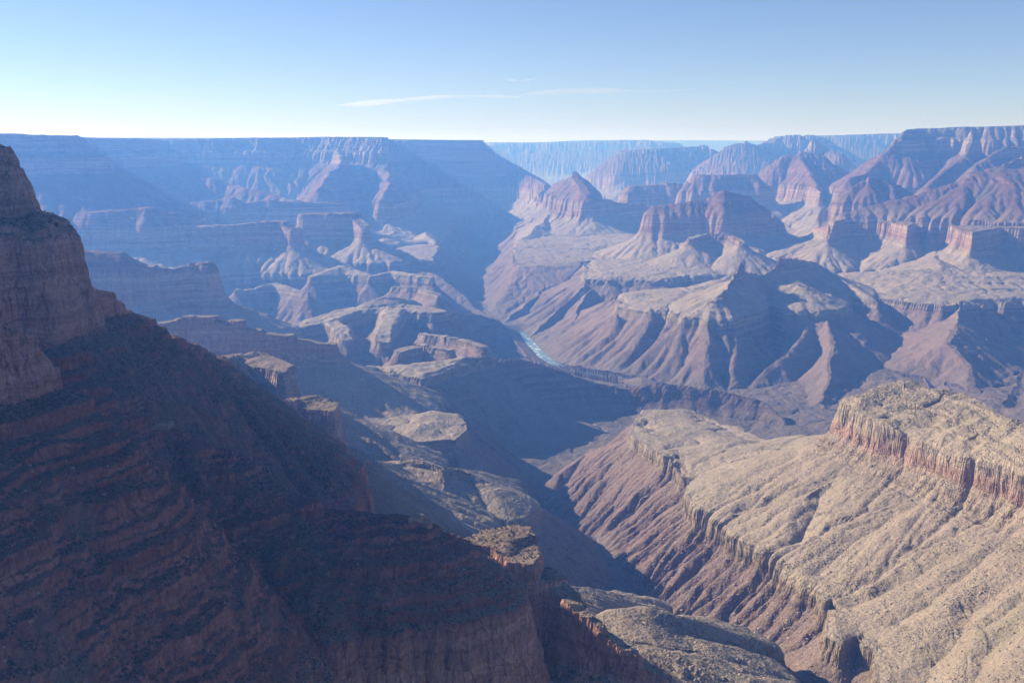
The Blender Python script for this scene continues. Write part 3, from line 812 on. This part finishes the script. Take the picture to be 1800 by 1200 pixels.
def ribbon(name, pts, half0, mat):
    fine = []
    for (a, b) in zip(pts[:-1], pts[1:]):
        n = max(2, int(math.dist(a, b) / 40))
        fine += [tuple(a[i] + (b[i] - a[i]) * k / n for i in range(3)) for k in range(n)]
    fine.append(pts[-1])
    v = []; f = []
    for k, p in enumerate(fine):
        q0 = fine[max(0, k - 2)]; q1 = fine[min(len(fine) - 1, k + 2)]
        half = half0 * min(1.0, max(0.35, (9600 - p[1]) / 2600.0))
        tx, ty = q1[0] - q0[0], q1[1] - q0[1]; L = math.hypot(tx, ty)
        v += [(p[0] - ty / L * half, p[1] + tx / L * half, p[2]), (p[0] + ty / L * half, p[1] - tx / L * half, p[2])]
        if k: f.append((2 * k - 2, 2 * k - 1, 2 * k + 1, 2 * k))
    me = bpy.data.meshes.new(name); me.from_pydata(v, [], f); me.materials.append(mat); me.update()
    ob = bpy.data.objects.new(name, me); COL.objects.link(ob)
    return ob
rv = ribbon('river', RW, RIVER_HALF * 1.7, wm)
rv['kind'] = 'structure'; rv['label'] = 'pale turquoise river with white rapids deep in the canyon'; rv['category'] = 'river'

# ------------------------------------------------------------------ things standing on the ground
GZ64 = GZ.astype(np.float64); GZT = np.ascontiguousarray(GZ64.T)
def ground_at(x, y):
    return resample(GZ64, np.atleast_1d(np.asarray(x, float)), np.atleast_1d(np.asarray(y, float)))
def hit_pixel(px, py):
    """where the line of sight through a pixel of the photograph meets the ground"""
    dx, dy, dz = ray(px, py)
    j = int(np.argmin(np.abs(US - dx / dy)))
    k = int(np.argmax(GZT[j] >= YS * dz / dy))
    return float(YS[k] * dx / dy), float(YS[k]), float(GZT[j, k])
def slope_at(x, y):
    e = 4.0
    zx = (ground_at(x + e, y) - ground_at(x - e, y)) / (2 * e); zy = (ground_at(x, y + e) - ground_at(x, y - e)) / (2 * e)
    return np.hypot(zx, zy)

fm, ft, fb = new_mat('juniper_leaves')
fg = ft.nodes.new('ShaderNodeNewGeometry'); fn = ft.nodes.new('ShaderNodeTexNoise'); fn.inputs['Scale'].default_value = 0.9
ft.links.new(fg.outputs['Position'], fn.inputs['Vector'])
fr = ft.nodes.new('ShaderNodeValToRGB'); ft.links.new(fn.outputs['Fac'], fr.inputs[0])
fr.color_ramp.elements[0].position = 0.35; fr.color_ramp.elements[0].color = (.030, .040, .022, 1)
fr.color_ramp.elements[1].position = 0.68; fr.color_ramp.elements[1].color = (.085, .095, .055, 1)
ft.links.new(fr.outputs[0], fb.inputs['Base Color']); fb.inputs['Roughness'].default_value = 0.9; fb.inputs['Specular IOR Level'].default_value = 0.1
sm_, stt, sb = new_mat('loose_stone')
sg = stt.nodes.new('ShaderNodeNewGeometry'); sno = stt.nodes.new('ShaderNodeTexNoise'); sno.inputs['Scale'].default_value = 0.12; sno.inputs['Detail'].default_value = 6
stt.links.new(sg.outputs['Position'], sno.inputs['Vector'])
sr = stt.nodes.new('ShaderNodeValToRGB'); stt.links.new(sno.outputs['Fac'], sr.inputs[0])
sr.color_ramp.elements[0].position = 0.35; sr.color_ramp.elements[0].color = (.20, .13, .105, 1)
sr.color_ramp.elements[1].position = 0.68; sr.color_ramp.elements[1].color = (.40, .32, .25, 1)
stt.links.new(sr.outputs[0], sb.inputs['Base Color']); sb.inputs['Roughness'].default_value = 0.95; sb.inputs['Specular IOR Level'].default_value = 0.1

def bush_geo(seed, n):
    """leaf clumps spread through an uneven low crown of unit radius, on a short forked stem"""
    r = random.Random(seed); v = []; f = []
    lobes = [(r.uniform(-.45, .45), r.uniform(-.45, .45), r.uniform(.35, .75), r.uniform(.35, .6)) for _ in range(5)]
    for _ in range(n):
        cx, cy, cz, cr = r.choice(lobes)
        a = r.uniform(0, 6.283); b = math.acos(r.uniform(-.7, 1)); q = cr * r.uniform(.55, 1.0)
        p = (cx + q * math.sin(b) * math.cos(a), cy + q * math.sin(b) * math.sin(a), cz + q * math.cos(b))
        sz = r.uniform(.16, .32); k = len(v)
        t1 = Vector((r.uniform(-1, 1), r.uniform(-1, 1), r.uniform(-1, 1))).normalized(); t2 = t1.orthogonal().normalized()
        for (ca, cb) in ((-1, -1), (1, -.7), (.8, 1), (-.7, .8)):
            w = Vector(p) + t1 * ca * sz + t2 * cb * sz; v.append((w.x, w.y, w.z))
        f.append((k, k + 1, k + 2, k + 3))
    k = len(v)
    for i in range(5):
        a = i * 1.2566; v += [(.07 * math.cos(a), .07 * math.sin(a), -.35)]
    for i in range(5):
        a = i * 1.2566; v += [(.04 * math.cos(a), .04 * math.sin(a), .6)]
    for i in range(5):
        j = (i + 1) % 5; f.append((k + i, k + j, k + 5 + j, k + 5 + i))
    return v, f
def rock_geo(seed):
    r = random.Random(seed)
    import bmesh
    bm = bmesh.new(); bmesh.ops.create_icosphere(bm, subdivisions=1, radius=1.0)
    sx, sy, sz = r.uniform(.7, 1.3), r.uniform(.7, 1.2), r.uniform(.45, .9)
    for q in bm.verts:
        m = r.uniform(.72, 1.15); q.co = Vector((max(-.72, min(.72, q.co.x)) * sx * m, max(-.72, min(.72, q.co.y)) * sy * m, max(-.6, min(.62, q.co.z)) * sz * m))
    v = [tuple(q.co) for q in bm.verts]; f = [tuple(x.index for x in p.verts) for p in bm.faces]; bm.free()
    return v, f
def scatter_mesh(name, geos, xs, ys, zs, sizes, mat, seed, sink=0.0):
    """many small copies joined into ONE mesh"""
    r = np.random.default_rng(seed); V = []; L = []; C = []; off = 0
    arr = [(np.array(v), f) for v, f in geos]
    for x, y, z, s in zip(xs, ys, zs, sizes):
        v, f = arr[int(r.integers(len(arr)))]; a = r.uniform(0, 6.283); c, sn_ = math.cos(a), math.sin(a)
        q = np.stack([v[:, 0] * c - v[:, 1] * sn_, v[:, 0] * sn_ + v[:, 1] * c, v[:, 2]], -1) * s + (x, y, z - sink * s)
        V.append(q)
        for p in f: L.extend(i + off for i in p); C.append(len(p))
        off += len(v)
    V = np.concatenate(V); C = np.array(C); me = bpy.data.meshes.new(name)
    me.vertices.add(len(V)); me.loops.add(len(L)); me.polygons.add(len(C))
    me.vertices.foreach_set('co', V.astype(np.float32).ravel()); me.loops.foreach_set('vertex_index', np.array(L, np.int32))
    me.polygons.foreach_set('loop_start', np.concatenate([[0], np.cumsum(C)[:-1]]).astype(np.int32)); me.update(calc_edges=True)
    me.materials.append(mat); ob = bpy.data.objects.new(name, me); COL.objects.link(ob)
    return ob
def px_points(poly, n, seed, smax, dmax=6000):
    """n ground points seen inside a pixel outline, on ground no steeper than smax"""
    r = np.random.default_rng(seed); xs = [p[0] for p in poly]; ys = [p[1] for p in poly]; out = []; tries = 0
    while len(out) < n and tries < n * 30:
        tries += 1
        px, py = r.uniform(min(xs), max(xs)), r.uniform(min(ys), max(ys)); ins = False
        for (ax, ay), (bx, by) in zip(poly, poly[1:] + poly[:1]):
            if (ay > py) != (by > py) and px < (bx - ax) * (py - ay) / (by - ay) + ax: ins = not ins
        if not ins: continue
        x, y, z = hit_pixel(px, py)
        if y > dmax or slope_at(x, y)[0] > smax: continue
        out.append((x, y, z))
    return out

BUSH_MESH = []
for k in range(5):
    v, f = bush_geo(40 + k, 70); me = bpy.data.meshes.new('juniper_bush'); me.from_pydata(v, [], f); me.materials.append(fm); me.update(); BUSH_MESH.append(me)
def bushes(points, label, group, lo, hi, seed):
    r = random.Random(seed)
    for (x, y, z) in points:
        b = bpy.data.objects.new('juniper_bush', r.choice(BUSH_MESH)); COL.objects.link(b)
        q = r.uniform(lo, hi); b.scale = (q, q, q * r.uniform(.75, 1.1)); b.rotation_euler = (0, 0, r.uniform(0, 6.28)); b.location = (x, y, z)
        b['label'] = label; b['category'] = 'bush'; b['group'] = group
bushes(px_points([(806,945),(850,925),(945,920),(950,955),(985,1006),(975,1022),(895,1028),(865,985)], 110, 1, 0.9, 2000),
       'dark green bush on the sunlit red knoll at the end of the dark ledgy slope', 'bushes on the sunlit red knoll', 1.3, 2.4, 1)
bushes(px_points([(0,345),(60,345),(95,385),(110,410),(40,410),(0,395)], 60, 2, 1.6, 2000),
       'dark green juniper on the shaded shelf of the cliff tower', 'junipers on the shelf of the cliff tower', 1.6, 3.2, 2)
bushes(px_points([(375,625),(470,614),(480,640),(430,640)], 30, 3, 1.0, 4000) + px_points([(487,700),(565,688),(590,712),(540,720)], 35, 4, 1.0, 4000),
       'dark bush on a sunlit flat headland top beside the shaded ridge', 'bushes on the sunlit headland tops', 1.6, 3.0, 3)
pts = px_points([(0,560),(120,560),(250,560),(330,605),(480,712),(560,768),(620,900),(740,915),(1000,1080),(1180,1200),(0,1200)], 5200, 5, 1.3, 2600)
r5 = np.random.default_rng(5)
sc_ = scatter_mesh('shrubbery', [bush_geo(60 + k, 26) for k in range(5)], [p[0] for p in pts], [p[1] for p in pts], [p[2] for p in pts], 0.8 + 1.6 * r5.random(len(pts)) ** 2, fm, 6)
sc_['kind'] = 'stuff'; sc_['label'] = 'dark scrub dotted over the shaded ledgy slope'; sc_['category'] = 'scrub'
pts = px_points([(1120,790),(1300,900),(1400,1010),(1540,1200),(1180,1200),(1150,1060),(1000,850)], 2600, 7, 2.0, 4200) + px_points([(1130,720),(1480,740),(1800,930),(1800,1200),(1560,1200),(1440,1050),(1300,890)], 1800, 8, 1.2, 4200)
rb_ = scatter_mesh('rubble', [rock_geo(80 + k) for k in range(6)], [p[0] for p in pts], [p[1] for p in pts], [p[2] for p in pts], 1.2 + 4.2 * r5.random(len(pts)) ** 5, sm_, 9, 0.15)
rb_['kind'] = 'stuff'; rb_['label'] = 'fallen blocks scattered over the sunlit slopes of the near butte'; rb_['category'] = 'rubble'
pts = px_points([(0,760),(300,760),(560,900),(820,960),(1000,1100),(1180,1200),(0,1200)], 700, 10, 2.2, 2200)
rb2 = scatter_mesh('rubble', [rock_geo(90 + k) for k in range(6)], [p[0] for p in pts], [p[1] for p in pts], [p[2] for p in pts], 0.6 + 2.4 * r5.random(len(pts)) ** 6, sm_, 11, 0.15)
rb2['kind'] = 'stuff'; rb2['label'] = 'loose rock scattered over the dark shaded slope'; rb2['category'] = 'rubble'
pts = px_points([(1240,870),(1480,770),(1800,940),(1800,1200),(1570,1200),(1460,1080),(1330,950)], 1100, 12, 0.9, 3200) + px_points([(1040,1085),(1200,1075),(1340,1200),(1130,1200)], 500, 13, 0.9, 3200)
sc2 = scatter_mesh('shrubbery', [bush_geo(60 + k, 22) for k in range(5)], [p[0] for p in pts], [p[1] for p in pts], [p[2] for p in pts], 0.7 + 1.9 * r5.random(len(pts)) ** 3, fm, 14)
sc2['kind'] = 'stuff'; sc2['label'] = 'dark scrub dotted over the sunlit slopes below the near butte'; sc2['category'] = 'scrub'
# the pale slab lying on the ledge and the rocky knob on the crest
def boulder(name, label, px, py, sx, sy, sz, seed, rz=0.0):
    import bmesh
    r = random.Random(seed); bm = bmesh.new()
    bmesh.ops.create_cube(bm, size=2.0); bmesh.ops.subdivide_edges(bm, edges=bm.edges[:], cuts=4, use_grid_fill=True)
    for q in bm.verts:
        n = math.sin(q.co.x * 3.1 + seed) * .10 + math.sin(q.co.y * 4.3 + seed * 2) * .08
        q.co = Vector((q.co.x * (1 + n * .6 + r.uniform(-.06, .06)), q.co.y * (1 + r.uniform(-.12, .12)), q.co.z * (1 - .25 * abs(q.co.x) + r.uniform(-.10, .10))))
    me = bpy.data.meshes.new(name); bm.to_mesh(me); bm.free(); me.materials.append(sm_)
    b = bpy.data.objects.new(name, me); COL.objects.link(b)
    x, y, z = hit_pixel(px, py)
    b.location = (x, y, z + sz * .3); b.scale = (sx, sy, sz); b.rotation_euler = (0, 0, rz)
    b['label'] = label; b['category'] = 'rock'
boulder('rock_slab', 'long pale flat rock slab on the dark ledge of the shaded ridge', 272, 750, 24, 9, 5, 3, -0.15)
boulder('rock_knob', 'craggy block crowning the rocky knob on the crest of the dark ledgy slope', 742, 916, 6, 5, 7, 7, 0.4)
boulder('rock_knob', 'lower block leaning on the downhill side of the rocky knob', 752, 926, 5, 5, 6, 8, 0.9)
boulder('rock_knob', 'flat block on the uphill side of the rocky knob', 728, 917, 8, 5, 4, 9, 0.1)

# ------------------------------------------------------------------ thin cirrus, far beyond the canyon
def cloud(label, p0, p1, dist, thick, depth, density, seed):
    a = Vector(P(p0[0], p0[1], dist)); b = Vector(P(p1[0], p1[1], dist)); ax = b - a; L = ax.length
    v = []; f = []; n, m = 40, 10; r = random.Random(seed); ph = [r.uniform(0, 6.28) for _ in range(4)]
    for i in range(n + 1):
        t = i / n; env = max(0.02, (math.sin(math.pi * t ** 0.75)) ** 0.8) * (0.75 + 0.25 * math.sin(7 * t + ph[0]) + 0.15 * math.sin(17 * t + ph[1]))
        c = a + ax * t + Vector((0, 0, thick * 0.8 * math.sin(5 * t + ph[2])))
        for j in range(m):
            q = 6.2832 * j / m
            v.append((c.x, c.y + math.cos(q) * depth * env, c.z + math.sin(q) * thick * env))
    for i in range(n):
        for j in range(m):
            k = (j + 1) % m; f.append((i * m + j, (i + 1) * m + j, (i + 1) * m + k, i * m + k))
    f.append(tuple(range(m))); f.append(tuple(n * m + j for j in reversed(range(m))))
    me = bpy.data.meshes.new('cloud'); me.from_pydata(v, [], f); me.update()
    import bmesh
    bm = bmesh.new(); bm.from_mesh(me); bmesh.ops.recalc_face_normals(bm, faces=bm.faces[:]); bm.to_mesh(me); bm.free()
    cm = bpy.data.materials.new('cloud_ice'); cm.use_nodes = True; ct = cm.node_tree; ct.nodes.remove(ct.nodes['Principled BSDF'])
    vs = ct.nodes.new('ShaderNodeVolumeScatter'); vs.inputs['Color'].default_value = (1, 1, 1, 1); vs.inputs['Density'].default_value = density; vs.inputs['Anisotropy'].default_value = 0.5
    ct.links.new(vs.outputs[0], ct.nodes['Material Output'].inputs['Volume'])
    me.materials.append(cm); ob = bpy.data.objects.new('cloud', me); COL.objects.link(ob)
    ob['label'] = label; ob['category'] = 'cloud'
cloud('long thin white cloud streak above the far rim, brightest of the wisps', (585, 181), (935, 170), 90000, 260, 2500, 2.4e-4, 1)
cloud('fainter thin cloud wisp trailing on from the long white streak', (900, 170), (1240, 152), 90000, 240, 2500, 1.1e-4, 2)
cloud('tiny cloud wisp floating just above the long white streak', (885, 141), (950, 139), 90000, 130, 2000, 1.2e-4, 3)

# ------------------------------------------------------------------ haze: one closed box of even air round everything
def box_mesh(name, x0, x1, y0, y1, z0, z1):
    v = [(x0, y0, z0), (x1, y0, z0), (x1, y1, z0), (x0, y1, z0), (x0, y0, z1), (x1, y0, z1), (x1, y1, z1), (x0, y1, z1)]
    f = [(0, 3, 2, 1), (4, 5, 6, 7), (0, 1, 5, 4), (1, 2, 6, 5), (2, 3, 7, 6), (3, 0, 4, 7)]
    me = bpy.data.meshes.new(name); me.from_pydata(v, [], f); me.update()
    return me
hm = bpy.data.materials.new('haze_air'); hm.use_nodes = True
hn = hm.node_tree; hn.nodes.remove(hn.nodes["Principled BSDF"])
pv = hn.nodes.new("ShaderNodeVolumePrincipled")
pv.inputs["Color"].default_value = HAZE_COLOR
pv.inputs["Absorption Color"].default_value = (1, 1, 1, 1)
pv.inputs["Density"].default_value = HAZE_DENSITY
pv.inputs["Anisotropy"].default_value = HAZE_ANISO
hn.links.new(pv.outputs[0], hn.nodes["Material Output"].inputs["Volume"])
zmin = float(GZ.min()) - 1.0
zmax = max(float(GZ.max()), 0) + 30.0
hme = box_mesh('haze', -75000, 60000, -300, 63000, zmin, zmax)
hme.materials.append(hm)
haze = bpy.data.objects.new('haze', hme)
haze['kind'] = 'stuff'
COL.objects.link(haze)
